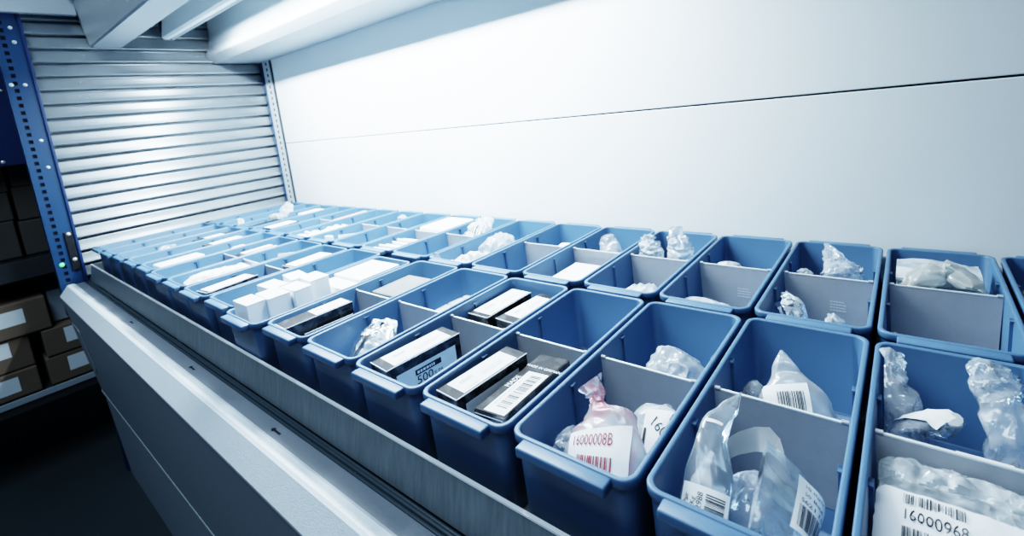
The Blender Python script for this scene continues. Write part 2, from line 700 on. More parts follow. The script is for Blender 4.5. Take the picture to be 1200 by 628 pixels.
prt = thing('perforated_post', 'grey perforated post with thin blue edge in the back corner', 'post', (-16.45, 2.74, FLOOR))
bm = perforated(.5, .27, 5.4, 11.3, .187, .045, .05)
bmesh.ops.transform(bm, matrix=Matrix.Rotation(-PI / 2, 4, 'Z'), verts=bm.verts)
obj('front_face', bm, 'post_grey', prt)
obj('inner_channel', boxbm(.02, .48, .03, .045, 5.4, 11.3), 'hole_dark', prt)
obj('edge_strip', boxbm(-.14, -.0, -.03, .045, 5.4, 11.3, .01), 'post_blue', prt)['label'] = 'blue edge strip'
obj('edge_strip', boxbm(-.22, -.14, -.03, -.0, -.0 + 9.0 - .02, 9.02), 'post_blue', prt)
obj('seal_or_gap_strip', boxbm(.5, .56, .02, .045, 5.4, 11.3), 'gasket', prt)  # dark strip drawn for the shaded gap between post and wall

# ---------------------------------------------------------------- overhead beams, lintel, light fitting
b1 = thing('overhead_beam', 'grey box beam overhead, nearest the open front', 'beam', (0, -1.25, 5.16))
obj('beam_shell', extrude_x([(-.30, 0), (.32, 0), (.36, .03), (.36, 1.34), (-.52, 1.34), (-.50, 1.1), (-.34, .04)], -16.58, 9), 'beam_paint', b1)
b2 = thing('overhead_beam', 'pale box beam overhead, along the white back wall', 'beam', (0, 2.0, 4.74))
obj('beam_shell', extrude_x([(-.62, 0), (.785, 0), (.785, 1.76), (-.60, 1.76), (-.66, .90), (-.72, .5), (-.86, .26), (-.86, .20), (-.84, .17)], -16.58, 9), 'beam_paint', b2)
obj('dome_rivet', dome(BM(), (-9.6, -.70, .62), .03, .03, 'y'), 'bolt_steel', b2)
b3 = thing('cross_rail', 'dark grey cross rail over the top of the blue post', 'rail', (-16.5, -2.6, 5.93))
obj('rail_body', boxbm(-.06, .12, -1.6, .87, 0, .57, .02), 'beam_paint', b3)
lf = thing('hanging_light', 'white tube light fitting hanging between the two overhead beams', 'light', (-16.3, .17, 5.38))
obj('housing', extrude_x([(-.17, .04), (-.10, 0), (.02, 0), (.02, .10), (.08, .10), (.08, .0), (.10, -.02), (.12, .0), (.14, .6), (.14, 1.12), (-.02, 1.12), (-.06, .6)], 0, 18), 'white_panel', lf)
obj('groove_liner', boxbm(.01, 17.99, .022, .078, .07, .095), 'gasket', lf)
obj('end_cap', boxbm(-.05, .0, -.17, .12, .0, .6, .01), 'black_metal', lf)

# ---------------------------------------------------------------- front of the machine
X0, X1 = -16.45, 3.5
fs = thing('machine_front', 'long pale grey sloping machine front in front of the blue bins', 'machine panel', (0, -3.0, FLOOR))
dz = -FLOOR
Y = lambda y: y + 3.0


def prof(L):
    return [(Y(y), z + dz) for y, z in L]


obj('lower_panel', extrude_x(prof([(-3.085, -3.93), (-2.95, -6.5), (-2.85, -6.5), (-2.95, -3.93)]), X0 + .1, X1), 'front_paint', fs)
obj('upper_panel', extrude_x(prof([(-3.40, -1.14), (-3.10, -3.90), (-3.0, -3.90), (-3.3, -1.14)]), X0 + .02, X1), 'front_paint', fs)
obj('joint_strip', extrude_x(prof([(-3.115, -3.88), (-3.115, -3.95), (-2.98, -3.95), (-2.98, -3.88)]), X0 + .02, X1), 'rack_grey', fs)
sl = obj('sill', extrude_x(prof([(-3.075, -.905), (-3.10, -.885), (-3.20, -.885), (-3.235, -.90), (-3.41, -1.12), (-3.41, -1.15), (-3.3, -1.15), (-3.0, -1.0), (-2.9, -1.0)]), X0, X1), 'sill_paint', fs)
lg = obj('ledge', extrude_x(prof([(-3.076, -.91), (-2.895, -.91), (-2.895, -1.06), (-3.0, -1.06)]), X0 + .02, X1), 'ledge_paint', fs)
bm = BM()
for x in (-5.1, -7.8, -11.2):
    s0 = BM()
    loft(s0, [[(x + px, py + Y(-2.99), -.9085 + dz) for px, py in round_rect(.10, .012, .011)], [(x + px, py + Y(-2.99), -.9075 + dz) for px, py in round_rect(.10, .012, .011)]])
    loft(s0, [[(x - .06 + .03 * math.cos(t * PI / 8), Y(-2.99) + .026 * math.sin(t * PI / 8), -.9085 + dz + q) for t in range(16)] for q in (0, .0012)])
    obj('keyhole_slot', s0, 'hole_dark', lg)
gk = obj('gasket_channel', extrude_x(prof([(-2.895, -.935), (-2.77, -.935), (-2.77, -1.0), (-2.895, -1.0)]), X0 + .02, X1), 'black_rubber', fs)
for y, rr in ((-2.872, .022), (-2.825, .020), (-2.795, .018)):
    s0 = extrude_x([(Y(y) + rr * math.cos(t * PI / 5), -.925 + dz + rr * math.sin(t * PI / 5)) for t in range(10)], X0 + .02, X1)
    obj('gasket_lip', s0, 'gasket', gk, smooth=60)
# faint access plate on the upper panel near the far end
ap = Plane((X0 + .55, Y(-3.205), -3.0 + dz), (1, 0, 0), (0, -.108, 1))
bm = BM()
loft(bm, [[ap(px, py + .55, q) for px, py in round_rect(.45, .62, .12)] for q in (.0, .012)])
obj('access_plate', bm, 'front_paint', fs)
obj('support_leg', boxbm(X0 + .0, X0 + .35, .12, .40, 0, 5.4), 'post_blue', fs)['label'] = 'blue support leg'

# ---------------------------------------------------------------- carrier tray under the bins
tr = thing('carrier_tray', 'galvanised steel tray carrying both rows of blue bins', 'tray', (-6.5, 0, -.803))
obj('tray_floor', boxbm(-9.9, 10, -2.66, 2.72, 0, .03), 'galvanised', tr)
obj('front_lip', extrude_x([(-2.685, .30), (-2.665, .30), (-2.655, .02), (-2.655, -.10), (-2.77, -.10), (-2.765, -.07)], -9.9, 10), 'galvanised', tr)
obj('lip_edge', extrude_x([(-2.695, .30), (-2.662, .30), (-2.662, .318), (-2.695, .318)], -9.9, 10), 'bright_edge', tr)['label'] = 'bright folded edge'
obj('back_lip', boxbm(-9.9, 10, 2.70, 2.74, 0, .3), 'galvanised', tr)
obj('end_lip', boxbm(-9.95, -9.85, -2.62, 2.7, 0, .3), 'galvanised', tr)
TRAY = -.77

# ================================================================ BINS
HX, HY, HZ = .482, 1.26, .77


def bin_shell():
    rings = []

    def R(hx, hy, r, z):
        rings.append([(x, y, z) for x, y in round_rect(hx, hy, r)])
    R(HX - .035, HY - .060, .07, 0.)
    R(HX - .028, HY - .052, .08, .015)
    R(HX - .018, HY - .024, .10, HZ - .075)
    R(HX - .006, HY - .008, .11, HZ - .068)
    R(HX - .002, HY - .002, .11, HZ - .06)
    R(HX - .001, HY - .001, .11, HZ - .012)
    R(HX - .006, HY - .006, .107, HZ - .002)
    R(HX - .014, HY - .014, .10, HZ)
    R(HX - .030, HY - .030, .09, HZ)
    R(HX - .038, HY - .038, .085, HZ - .004)
    R(HX - .042, HY - .042, .082, HZ - .014)
    R(HX - .056, HY - .076, .06, .03)
    R(HX - .066, HY - .086, .05, .02)
    return loft(BM(), rings)


def grip(sgn):
    y0, y1 = HY - .02, HY + .095
    bm = box(BM(), -.345, .345, y0, y1, HZ - .085, HZ - .008, .016, 3)
    if sgn < 0:
        bmesh.ops.transform(bm, matrix=Matrix.Rotation(PI, 4, 'Z'), verts=bm.verts)
    return bm


def rib(sx, y):
    """upright slot rib standing proud of the inner side wall"""
    bm = BM()
    a, b = HX - .0575, HX - .045
    xs = []
    top = HZ - .045
    q = [(a, .02), (b + .005, top), (b - .022, top), (a - .022, .02)]
    for yy in (y - .018, y + .018):
        xs.append([(sx * x, yy, z) for x, z in q])
    loft(bm, xs)
    box(bm, min(sx * (b - .024), sx * (b + .004)), max(sx * (b - .024), sx * (b + .004)), y - .05, y + .018, top - .012, top)
    return bm


ME_SHELL = mesh_of(bin_shell(), 'shell', 50)
ME_GF = mesh_of(grip(-1), 'grip_ledge', 50)
ME_GB = mesh_of(grip(1), 'grip_ledge', 50)
RIBY = (-.46, .46)
ME_RIB = [mesh_of(rib(sx, y), 'slot_rib') for sx in (-1, 1) for y in RIBY]


def make_bin():
    t = thing('storage_bin', '', 'bin', (0, 0, 0))
    link('shell', ME_SHELL, 'blue_plastic', t)
    link('grip_ledge', ME_GF, 'blue_plastic', t)
    link('grip_ledge', ME_GB, 'blue_plastic', t)
    for m in ME_RIB:
        link('slot_rib', m, 'blue_plastic', t)
    return t


proto = make_bin()
used = [False]


def copy_thing(o, back_grip=True):
    if back_grip and not used[0]:
        used[0] = True
        return o
    c = o.copy()
    C.objects.link(c)
    for ch in list(o.children):
        if not back_grip and ch.data is ME_GB:
            continue
        k = ch.copy()
        C.objects.link(k)
        k.parent = c
    return c


FRONT = {   # index -> (label, forward shift, turn)
    0: 'blue bin in the front row holding the bubble wrap pack numbered 16000968',
    1: 'blue bin in the front row holding two open grip seal bags',
    2: 'blue bin in the front row holding the knotted pink bag labelled 16000008B',
    3: 'blue bin in the front row holding the MADE IN GERMANY box',
    4: 'blue bin in the front row holding the box labelled 500',
    5: 'blue bin in the front row holding one crumpled white-clear bag before its divider',
    6: 'blue bin in the front row with a black box and a grey foam sheet',
    7: 'blue bin in the front row packed with four small white cube boxes',
    8: 'blue bin in the front row with two white cube boxes along its right wall',
    9: 'blue bin in the front row with one black white-topped box in each half',
    10: 'blue bin in the front row with long bubble wrap sleeve lying in it',
    11: 'blue bin in the front row, empty in front, two striped boxes behind',
    12: 'blue bin in the front row holding a long white slab',
    13: 'blue bin in the front row, empty in front, white-topped black box behind',
    14: 'blue bin in the front row holding a creased clear bag, near the shutter',
    15: 'empty blue front-row bin second from the slatted shutter',
    16: 'empty blue front-row bin right beside the slatted shutter',
}
JIT = {1: .03, 2: .0, 3: -.01, 4: -.02, 6: .0, 7: -.12, 8: .005, 9: -.045, 10: -.02, 11: -.025, 12: .045, 13: .035, 14: .035}
BACK = {
    -1: 'blue bin in the back row cut off by the right edge of the photo',
    0: 'blue bin in the back row holding folded white wrap and a grey bag',
    1: 'blue bin in the back row with a tall clear bag behind its embossed divider',
    2: 'blue bin in the back row with low white wrap before its divider',
    3: 'blue bin in the back row with clear bags standing up above its rim',
    4: 'blue bin in the back row holding a flat white card box in front',
    5: 'blue bin in the back row, empty in front, small white packet behind',
    6: 'blue bin in the back row heaped with crumpled white bags',
    7: 'blue bin in the back row with black-streaked bag behind its divider',
    8: 'blue bin in the back row holding a white slab and stacked white envelopes',
    9: 'blue bin in the back row, empty on both sides of its pale divider',
    10: 'blue bin in the back row holding folded white papers in front',
    11: 'blue bin in the back row heaped with white foam pieces',
    12: 'blue bin in the back row holding a thin pinkish orange stick',
    13: 'blue bin in the back row holding thin black box and white slab',
    14: 'blue bin in the back row with crumpled bag over black box',
    15: 'blue bin in the back row with small white bag, second from the shutter',
    16: 'blue bin in the back row against the slatted shutter',
}
rj = random.Random(11)
BINS = {}
for i, lab in FRONT.items():
    o = copy_thing(proto, False)
    o.location = W((-i + .5, -1.31 + JIT.get(i, 0.), TRAY))
    o['label'] = lab
    o['group'] = 'blue storage bins on the tray'
    BINS['f', i] = o
for i, lab in BACK.items():
    o = copy_thing(proto)
    o.location = W((-i + .5, 1.36 + rj.uniform(-.008, .008), TRAY))
    o['label'] = lab
    o['group'] = 'blue storage bins on the tray'
    BINS['b', i] = o
ZB = TRAY + .022   # inside floor of a bin

# ---------------------------------------------------------------- steel dividers
def divider_bm():
    h = HZ - .075
    bm = BM()
    hw0, hw1 = HX - .070, HX - .052
    q = [(-hw0, 0), (hw0, 0), (hw1, h), (-hw1, h)]
    loft(bm, [[(x, y, z) for x, z in q] for y in (-.008, .008)])
    for s in (-1, 1):
        cyl(bm, (s * (hw1 - .02), 0, h + .004), .016, .04, 'x', 10)
    return bm


ME_DIV = mesh_of(divider_bm(), 'steel_divider')
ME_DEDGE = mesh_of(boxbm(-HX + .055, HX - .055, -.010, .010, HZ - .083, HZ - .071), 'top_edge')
FDIV = {0: 'bubble wrap pack 16000968', 1: 'two open grip seal bags', 2: 'knotted pink bag', 3: 'pair of black boxes with barcode label', 4: 'black box labelled 500',
        5: 'crumpled white-clear bag', 6: 'black box with pale grey card', 9: 'two white-topped black boxes', 10: 'bubble wrap sleeve', 11: 'empty front half and striped boxes'}
BDIV = {-1: 'bin cut off at the right edge', 0: 'folded white wrap and grey bag', 1: 'tall clear bag', 2: 'low white wrap', 3: 'standing clear bags', 4: 'flat white card box',
        5: 'small white packet', 7: 'black-streaked crumpled bag', 8: 'white slab', 9: 'empty back row bin', 10: 'folded white papers', 12: 'pinkish orange stick'}
DIVIDER = {}
for row, D, y in (('f', FDIV, -1.285), ('b', BDIV, 1.44)):
    for i, what in D.items():
        DIVIDER[row, i] = y
        t = thing('bin_divider', 'steel divider plate in %s bin, beside the %s' % ('front row' if row == 'f' else 'back row', what), 'divider',
                  (-i + .5, y, ZB + .003), None, 'steel dividers in the bins')
        link('plate', ME_DIV, 'plate_steel', t)
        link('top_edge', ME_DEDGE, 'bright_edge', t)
        if (row, i) in (('b', 1), ('b', 2)):
            pf = Plane((.12, -.009, .36), (1, 0, 0), (0, 0, 1))
            bm = dashes(pf, -.09, .09, -.07, .07, 4, .004, 5, .3)
            obj('embossed_mark', bm, 'worn_white', t)


# ================================================================ CONTENTS
def black_box(label, x, y, zt, w, d, rz=0., h=None, tilt=0., lab=(.10, .10), edge=True, group='black boxes in the bins', seed=1, lines=True, side=None, mtop='black_top', lift=0.):
    """black card box with a white label on top; (x, y) is the centre of its top, zt its top"""
    zb = ZB + .004 + lift
    h = (zt - zb) if h is None else h
    t = thing('product_box', label, 'box', (x, y, zt - h), (0, tilt, math.radians(rz)), group)
    obj('carton', boxbm(-w / 2, w / 2, -d / 2, d / 2, 0, h, .008, 2), 'black_gloss', t)
    obj('lid', boxbm(-w / 2 + .008, w / 2 - .008, -d / 2 + .008, d / 2 - .008, h - .002, h + .002), mtop, t)
    if edge:
        bm = BM()
        box(bm, -w / 2, w / 2, -d / 2 - .003, -d / 2 + .004, h - .010, h + .001)
        box(bm, w / 2 - .004, w / 2 + .002, -d / 2, d / 2, h - .008, h + .001)
        obj('worn_edge', bm, 'worn_white', t)['label'] = 'white worn cardboard edge'
    pf = Plane((0, 0, h + .002), (0, 1, 0), (-1, 0, 0))
    if lab:
        u0, u1 = -d / 2 + lab[0], d / 2 - lab[1]
        lb = obj('label', patch(pf, u0, u1, -w / 2 + .015, w / 2 - .02, .002), 'paper_white', t)
        lb['label'] = 'white paper label'
        if lines:
            obj('printed_lines', dashes(pf, u0 + (u1 - u0) * .45, u0 + (u1 - u0) * .95, -w * .22, w * .05, 2, .004, seed, .4), 'paper_faint', lb)
            obj('printed_mark', dashes(pf, u0 + (u1 - u0) * .12, u0 + (u1 - u0) * .38, w * .0, w * .20, 1, .004, seed + 3, .8), 'paper_faint', lb)
            obj('printed_lines', dashes(pf, u0 + (u1 - u0) * .05, u0 + (u1 - u0) * .30, -w * .38, -w * .28, 1, .004, seed + 7, .5), 'paper_faint', lb)
    return t, h


# bin 4 : the box with the 500 label, two boxes behind
t, h = black_box('black box with a white 500 label on its side, front row', -3.70, -2.0, -.045, .30, .90, -5)
pf = Plane((.15, 0, 0), (0, 1, 0), (0, 0, 1))
lb = obj('side_label', patch(pf, -.36, .37, .25, h - .10, .004), 'paper_white', t)
lb['label'] = 'white side label printed 500'
pq = Plane((.154, 0, h - .10), (0, 1, 0), (0, 0, 1))
obj('printed_banner', patch(pq, -.15, .17, -.10, -.042, .003), 'ink_black', lb)
obj('banner_lettering', dashes(pq, -.13, .15, -.088, -.054, 1, .005, 3, .8), 'paper_white', lb)
obj('number', writing(pq, '500', -.045, -.16, .125, .004, sx=1.1), 'ink_black', lb)
obj('small_lettering', writing(pq, 'K.PA', .125, -.172, .055, .004), 'ink_black', lb)
obj('printed_rule', dashes(pq, -.25, .30, -.245, -.215, 1, .004, 9, .5), 'ink_black', lb)
black_box('left one of two white-topped black boxes behind the 500 box', -3.735, -.62, -.11, .32, .84, -1, seed=3, lab=(.07, .02))
black_box('right one of two white-topped black boxes behind the 500 box', -3.31, -.60, -.11, .30, .82, -4, seed=4, lab=(.13, .10))

# bin 3 : two boxes
t, h = black_box('upright black box with white top, left in its bin beside the MADE IN GERMANY box', -2.745, -2.0, -.04, .27, .88, -4, seed=8, lab=(.10, .12))
pf = Plane((.145, 0, 0), (0, 1, 0), (0, 0, 1))
lb = obj('side_label', patch(pf, -.36, .30, .25, h - .075, .003), 'paper_white', t)
lb['label'] = 'white side label'
t = thing('product_box', 'wide dark box with barcode label and MADE IN GERMANY print', 'box', (-2.315, -1.90, ZB + .035), (0, math.radians(-4), math.radians(1)), 'black boxes in the bins')
hb = .615
obj('carton', boxbm(-.17, .17, -.49, .49, 0, hb, .02, 3), 'black_gloss', t, smooth=40)
obj('lid', boxbm(-.155, .155, -.475, .475, hb - .002, hb + .002), 'black_top', t)
obj('worn_edge', boxbm(-.15, .15, -.493, -.487, hb - .030, hb - .022), 'worn_white', t)['label'] = 'white worn cardboard edge'
pf = Plane((0, 0, hb + .002), (0, 1, 0), (-1, 0, 0))
lb = obj('barcode_label', patch(pf, -.46, .17, -.145, .075, .002), 'paper_white', t)
lb['label'] = 'white barcode label'
obj('barcode', bars(pf, -.38, .12, -.105, .005, .004, 26, 5), 'ink_black', lb)
obj('printed_lines', dashes(pf, -.36, .10, .03, .055, 1, .004, 3), 'paper_faint', lb)
pt = Plane((0, 0, hb + .002), (1, 0, 0), (0, 1, 0))
obj('lettering', writing(pt, 'MADE IN GERMANY', .045, .25, .047, .002, rot=-.06), 'paper_white', t)
obj('lettering', writing(pf, 'MADE', -.02, .112, .07, .002), 'paper_white', t)

# bin 6 : black box, card, grey foam
t, h = black_box('black box with a short white top label next to the white cubes', -5.755, -2.02, -.05, .285, .92, -2, lab=(.42, .03), seed=6)
o = obj('grey_card', boxbm(-.006, .006, -.32, .34, 0, h * .78), 'grey_card', None, (-5.575, -1.97, ZB + .02), (0, math.radians(4), math.radians(-3)))
tag(o, 'pale grey card standing against the black box beside the white cubes', 'card')
b, n = obj('foam_sheet', boxbm(-.38, .38, -.36, .36, 0, .09, .02, 3), 'foam_grey', None, (-5.50, -.72, -.22), (0, 0, math.radians(2)), smooth=40), 0
tag(b, 'grey foam sheet lying on top of a black carton', 'foam')
o = obj('low_carton', boxbm(-.37, .37, -.36, .36, 0, -.225 - ZB, .01), 'black_gloss', None, (-5.50, -.72, ZB + .003))
tag(o, 'black carton lying beneath the grey foam sheet', 'box')


# bins 7 and 8 : white cubes and flat boxes
def cube(label, x, y, zt, w, d, rz=0., zb=None, h=None, cat='box', name='cube_box', group='white cube boxes', flap=True):
    zb = ZB + .004 if zb is None else zb
    h = zt - zb
    t = thing(name, label, cat, (x, y, zb), (0, 0, math.radians(rz)), group)
    obj('carton', boxbm(-w / 2, w / 2, -d / 2, d / 2, 0, h, .006, 2), 'white_card', t)
    if flap:
        obj('lid_flap', boxbm(-w / 2 - .004, w / 2 + .003, -d / 2 + .003, d / 2, h + .002, h + .010, .002, 1), 'white_card', t)
        obj('flap_gap', boxbm(-w / 2 + .004, w / 2 - .0005, -d / 2 + .0035, d / 2 - .004, h - .004, h + .003), 'paper_faint', t)
    return t


zc = .125
cube('white cube box nearest the tray edge, first in its row', -6.66, -2.455, zc, .43, .25, 1)
cube('white cube box, second in its row from the tray edge', -6.60, -2.165, zc, .43, .30, -2)
cube('white cube box, third in its row from the tray edge', -6.53, -1.865, zc, .40, .26, 2)
cube('white cube box at the far end of the row, beside the flat boxes', -6.60, -1.56, zc + .03, .40, .29, -3)
cube('white cube box of the row behind, nearer the tray edge', -7.33, -1.86, .03, .45, .28, 1)
cube('white cube box of the row behind, farther from the tray edge', -7.35, -1.48, .04, .45, .27, -8)
cube('large flat white box at the back of the cube box bin', -6.52, -.71, -.02, .72, .74, 1, name='flat_box', group='flat white boxes')
cube('flat white box lying between the cube boxes and the large flat box', -6.50, -1.235, -.06, .70, .27, 0, name='flat_box', group='flat white boxes')

# bin 9
black_box('black box with white top in the front half of its bin, left of the cubes', -8.60, -2.05, -.055, .34, .84, 8, seed=2, lab=(.05, .06), lines=False)
black_box('black box with white top in the back half of its bin, left of the cubes', -8.42, -.72, -.06, .40, .80, 6, seed=2, lab=(.05, .02), lines=False)
# bin 11 : two striped boxes
black_box('left one of two slim white-topped boxes behind an empty half bin', -10.63, -.80, -.08, .22, .74, 3, lab=(.12, .0), lines=False, edge=False)
black_box('right one of two slim white-topped boxes behind an empty half bin', -10.33, -.80, -.08, .24, .78, 3, lab=(.12, .0), lines=False, edge=False)
# bin 12 : long white slab and a small one
o = obj('white_slab', boxbm(-.21, .21, -.42, .42, 0, .06 - ZB - .1, .03, 3), 'white_card', None, (-11.62, -1.92, ZB + .003), (0, 0, math.radians(3)), smooth=40)
tag(o, 'long white slab in the front half of a front-row bin near the shutter', 'slab')
o = obj('white_packet', boxbm(-.30, .30, -.16, .16, 0, -.12 - ZB, .06, 3), 'foam_white', None, (-11.5, -.72, ZB + .003), smooth=40)
tag(o, 'small rounded white packet behind the long white slab', 'packet')
black_box('black box with broad white top near the far end of the front row', -12.5, -.72, -.08, .56, .80, 4, lab=(.14, .0), lines=False, edge=False)
black_box('thin black box lying far back in the front row, by the shutter', -13.55, -.60, -.07, .30, .92, 4, lab=(.25, .25), lines=False, edge=False)
# back row flat boxes
black_box('thin black box with white top, far end of the back row', -12.55, .68, -.03, .46, .76, 5, lab=(.03, .05), lines=False, edge=False)
o = obj('white_slab', boxbm(-.22, .22, -.32, .32, 0, -.02 - ZB, .02, 2), 'white_card', None, (-13.33, 1.95, ZB + .003), (0, 0, math.radians(4)))
tag(o, 'white slab at the back of the back row, behind the thin black box', 'slab')
black_box('flat black box under a crumpled bag, far end of the back row', -13.45, .68, -.06, .40, .84, 4, lab=None, edge=False)
o = obj('orange_stick', boxbm(-.06, .06, -.52, .52, 0, -.02 - ZB, .02, 2), 'orange_stick', None, (-11.225, 1.93, ZB + .003), (0, 0, math.radians(6)))
tag(o, 'thin pinkish orange stick in a far back-row bin', 'stick')
# bin b8
o = obj('white_slab', boxbm(-.40, .40, -.46, .46, 0, .0 - ZB, .05, 3), 'white_card', None, (-7.50, 1.98, ZB + .003), (0, 0, 0), smooth=40)
tag(o, 'thick white slab with rounded corners against the back wall', 'slab')
for k in range(6):
    o = obj('envelope', boxbm(-.34, .34, -.022, .022, 0, .66 + .02 * math.sin(k * 2), .006, 1), 'white_card', None,
            (-7.52 + .012 * k, .30 + .135 * k, ZB + .003), (math.radians(-4), 0, math.radians(3 * math.sin(k * 1.7))))
    tag(o, 'white envelope standing in the row of envelopes, %s from the front' % ('first', 'second', 'third', 'fourth', 'fifth', 'sixth')[k], 'envelope', 'envelopes in the back row bin')
# bin b4 card
cube('flat white card box in the back row before a steel divider', -3.47, .78, -.20, .56, .84, 0, name='flat_box', group='flat white boxes')
o = obj('white_packet', boxbm(-.16, .16, -.16, .16, 0, -.12 - ZB, .06, 3), 'foam_white', None, (-4.28, 1.75, ZB + .003), (0, 0, .2), smooth=40)
tag(o, 'small white packet behind the divider of an otherwise empty back-row bin', 'packet')
# bin b0 : folded white wrap
for k in range(5):
    o, b = bag('folded_wrap', 'folded sheet of white wrap in the rightmost stack, %s from the top' % ('fifth', 'fourth', 'third', 'second', 'first')[k], 'wrap',
               [(.12, 1.98, -.56 + k * .125), (.45, 1.98, -.56 + k * .125), (.82, 1.98 - .0, -.57 + k * .125)], [.32, .33, .30], [.05, .07, .05], (0, 1, 0), 'white_film', .02, 7, k, .5, 'folded wrap sheets', 30, 20)

# ---------------------------------------------------------------- bags, front row
# bin 2: knotted pink bag with label, second label bag, silvery bag
o, b = bag('knotted_bag', 'knotted pink-tinged bag with white label 16000008B', 'bag',
           [(-1.40, -2.36, -.66), (-1.40, -2.33, -.46), (-1.43, -2.20, -.26), (-1.50, -2.05, -.12), (-1.60, -1.94, -.02), (-1.645, -1.90, .04), (-1.70, -1.88, .10)],
           [.30, .33, .34, .27, .06, .10, .15], [.10, .16, .14, .11, .045, .035, .02], (1, -.08, .06), 'pink_film', .03, 7, 3, .95, flat=(.2, .62))
lb = obj('label', patch(b, -.23, .25, .20, .62, .010, 18, 14), 'paper_white', o, smooth=0)
lb['label'] = 'white label printed 16000008B'
obj('number', writing(b, '16000008B', -.03, .54, .10, .015, sx=.72), 'ink_red', lb)
obj('barcode', bars(b, -.14, .15, .34, .455, .015, 24, 8, sub=4), 'ink_red', lb)
obj('small_lettering', writing(b, '162071', .06, .315, .04, .015), 'ink_red', lb)
o, b = bag('labelled_bag', 'clear bag with white label reading 160 behind the knotted bag', 'bag',
           [(-1.22, -1.92, -.66), (-1.22, -1.85, -.40), (-1.25, -1.70, -.20), (-1.28, -1.58, -.15)],
           [.20, .21, .19, .12], [.08, .10, .07, .03], (1, -.25, 0), 'milky_film', .02, 7, 9, .8, flat=(.3, .6))
lb = obj('label', patch(b, -.05, .15, .30, .56, .010, 10, 8), 'paper_white', o, smooth=0)
lb['label'] = 'white label reading 160'
obj('number', writing(b, '160', .07, .47, .10, .014, rot=-.6), 'ink_black', lb)
obj('printed_rule', patch(b, -.04, -.02, .33, .45, .014, 1, 3), 'ink_black', lb)
bag('crumpled_bag', 'silvery crumpled clear bag in the front left corner of the knotted bag bin', 'bag',
    [(-1.80, -2.30, -.70), (-1.80, -2.28, -.50), (-1.76, -2.18, -.30), (-1.70, -2.08, -.20)], [.10, .11, .10, .05], [.10, .12, .09, .03], (1, .3, 0), 'clear_film', .04, 8, 21)
bag('crumpled_bag', 'milky bag behind the divider of the knotted bag bin', 'bag',
    [(-1.44, -.93, -.68), (-1.42, -.90, -.45), (-1.36, -.80, -.22), (-1.33, -.76, -.14)], [.33, .33, .26, .12], [.22, .24, .16, .05], (1, .15, 0), 'milky_film', .05, 5, 31)
bag('film_scrap', 'pale film lying at the bottom of the bin with the wide dark box', 'film',
    [(-2.60, -.28, -.70), (-2.42, -.30, -.69), (-2.24, -.33, -.70)], [.20, .24, .18], [.025, .035, .025], (0, 1, 0), 'zip_film', .03, 6, 5)

# bin 1: two grip seal bags with labels, more film in the bottom
def print_label(o, b, u0, u1, w0, w1, txt, seed, flip=False, along='u'):
    lb = obj('label', patch(b, u0, u1, w0, w1, .008, 12, 10), 'paper_white', o, smooth=0)
    lb['label'] = 'white printed barcode label'
    du, dw = u1 - u0, w1 - w0
    if flip:
        obj('barcode', bars(b, u0 + du * .08, u0 + du * .46, w0 + dw * .12, w0 + dw * .86, .013, 22, seed, 'w', 3), 'ink_black', lb)
        for k, s in enumerate(txt):
            obj('lettering', writing(b, s, u0 + du * (.55 + .15 * k), w0 + dw * .5, dw * .22 if k == 0 else dw * .18, .013, rot=-PI / 2), 'ink_black', lb)
        return lb
    obj('barcode', bars(b, u0 + du * .52, u0 + du * .92, w0 + dw * .12, w0 + dw * .86, .013, 22, seed, 'w', 3), 'ink_black', lb)
    for k, s in enumerate(txt):
        obj('lettering', writing(b, s, u0 + du * (.40 - .145 * k), w0 + dw * .5, dw * .20 if k == 0 else dw * .16, .013, rot=PI / 2), 'ink_black', lb)
    return lb


o, b = bag('grip_seal_bag', 'open grip seal bag standing on the left, pointed corner up', 'bag',
           [(-.725, -2.34, -.55), (-.725, -2.29, -.34), (-.735, -2.10, -.17), (-.77, -1.84, -.005), (-.745, -1.62, .02), (-.70, -1.41, .05)],
           [.145, .15, .145, .095, .062, .006], [.03, .05, .055, .045, .025, .004], [(1, -.02, -.15), (1, -.02, -.15), (1, -.06, -.15), (1, -.55, -.1), (1, -.4, -.1), (1, -.3, -.1)], 'zip_film', .008, 5, 4, .9, flat=(.0, .45))
print_label(o, b, -.125, .135, .20, .42, ('5142988', '50 Kg', '10 Pair'), 12)
obj('seal_or_gap_strip', patch(b, -.055, .055, .80, .82, .005, 8, 2), 'worn_white', o, smooth=0)
c = Vector((-.165, -2.12, -.24))
o, b = bag('grip_seal_bag', 'open grip seal bag lying on the right with its mouth agape', 'bag',
           [tuple(c), (-.20, -2.12, -.15), (-.28, -2.13, -.09), (-.36, -2.14, -.04), (-.43, -2.15, -.01)],
           [.21, .23, .265, .29, .30], [.02, .05, .06, .06, .05], [(.05, .5, -.02), (.06, .5, -.02), (.10, .5, 0), (.14, .5, 0), (.18, .5, .02)], 'zip_film', .012, 5, 6, .9, flat=(.0, .2))
print_label(o, b, -.17, .18, .03, .20, ('562110', '50 Bag', '10 Pair'), 17, True)
g = [(-.69, -1.92, .0), (-.62, -1.82, .03), (-.54, -1.74, .045), (-.46, -1.70, .045), (-.39, -1.76, .03), (-.345, -1.86, .0)]
bm = BM()
up = [bm.verts.new(Vector(p) - c) for p in g]
dn = [bm.verts.new(Vector((p[0] + .02, p[1] - .05 - .06 * math.sin(PI * k / 5), p[2] - .10)) - c) for k, p in enumerate(g)]
for k in range(5):
    bm.faces.new((up[k], up[k + 1], dn[k + 1], dn[k]))
o2 = obj('open_flap', bm, 'flap_film', o, smooth=0)
o2['label'] = 'greyish open flap'
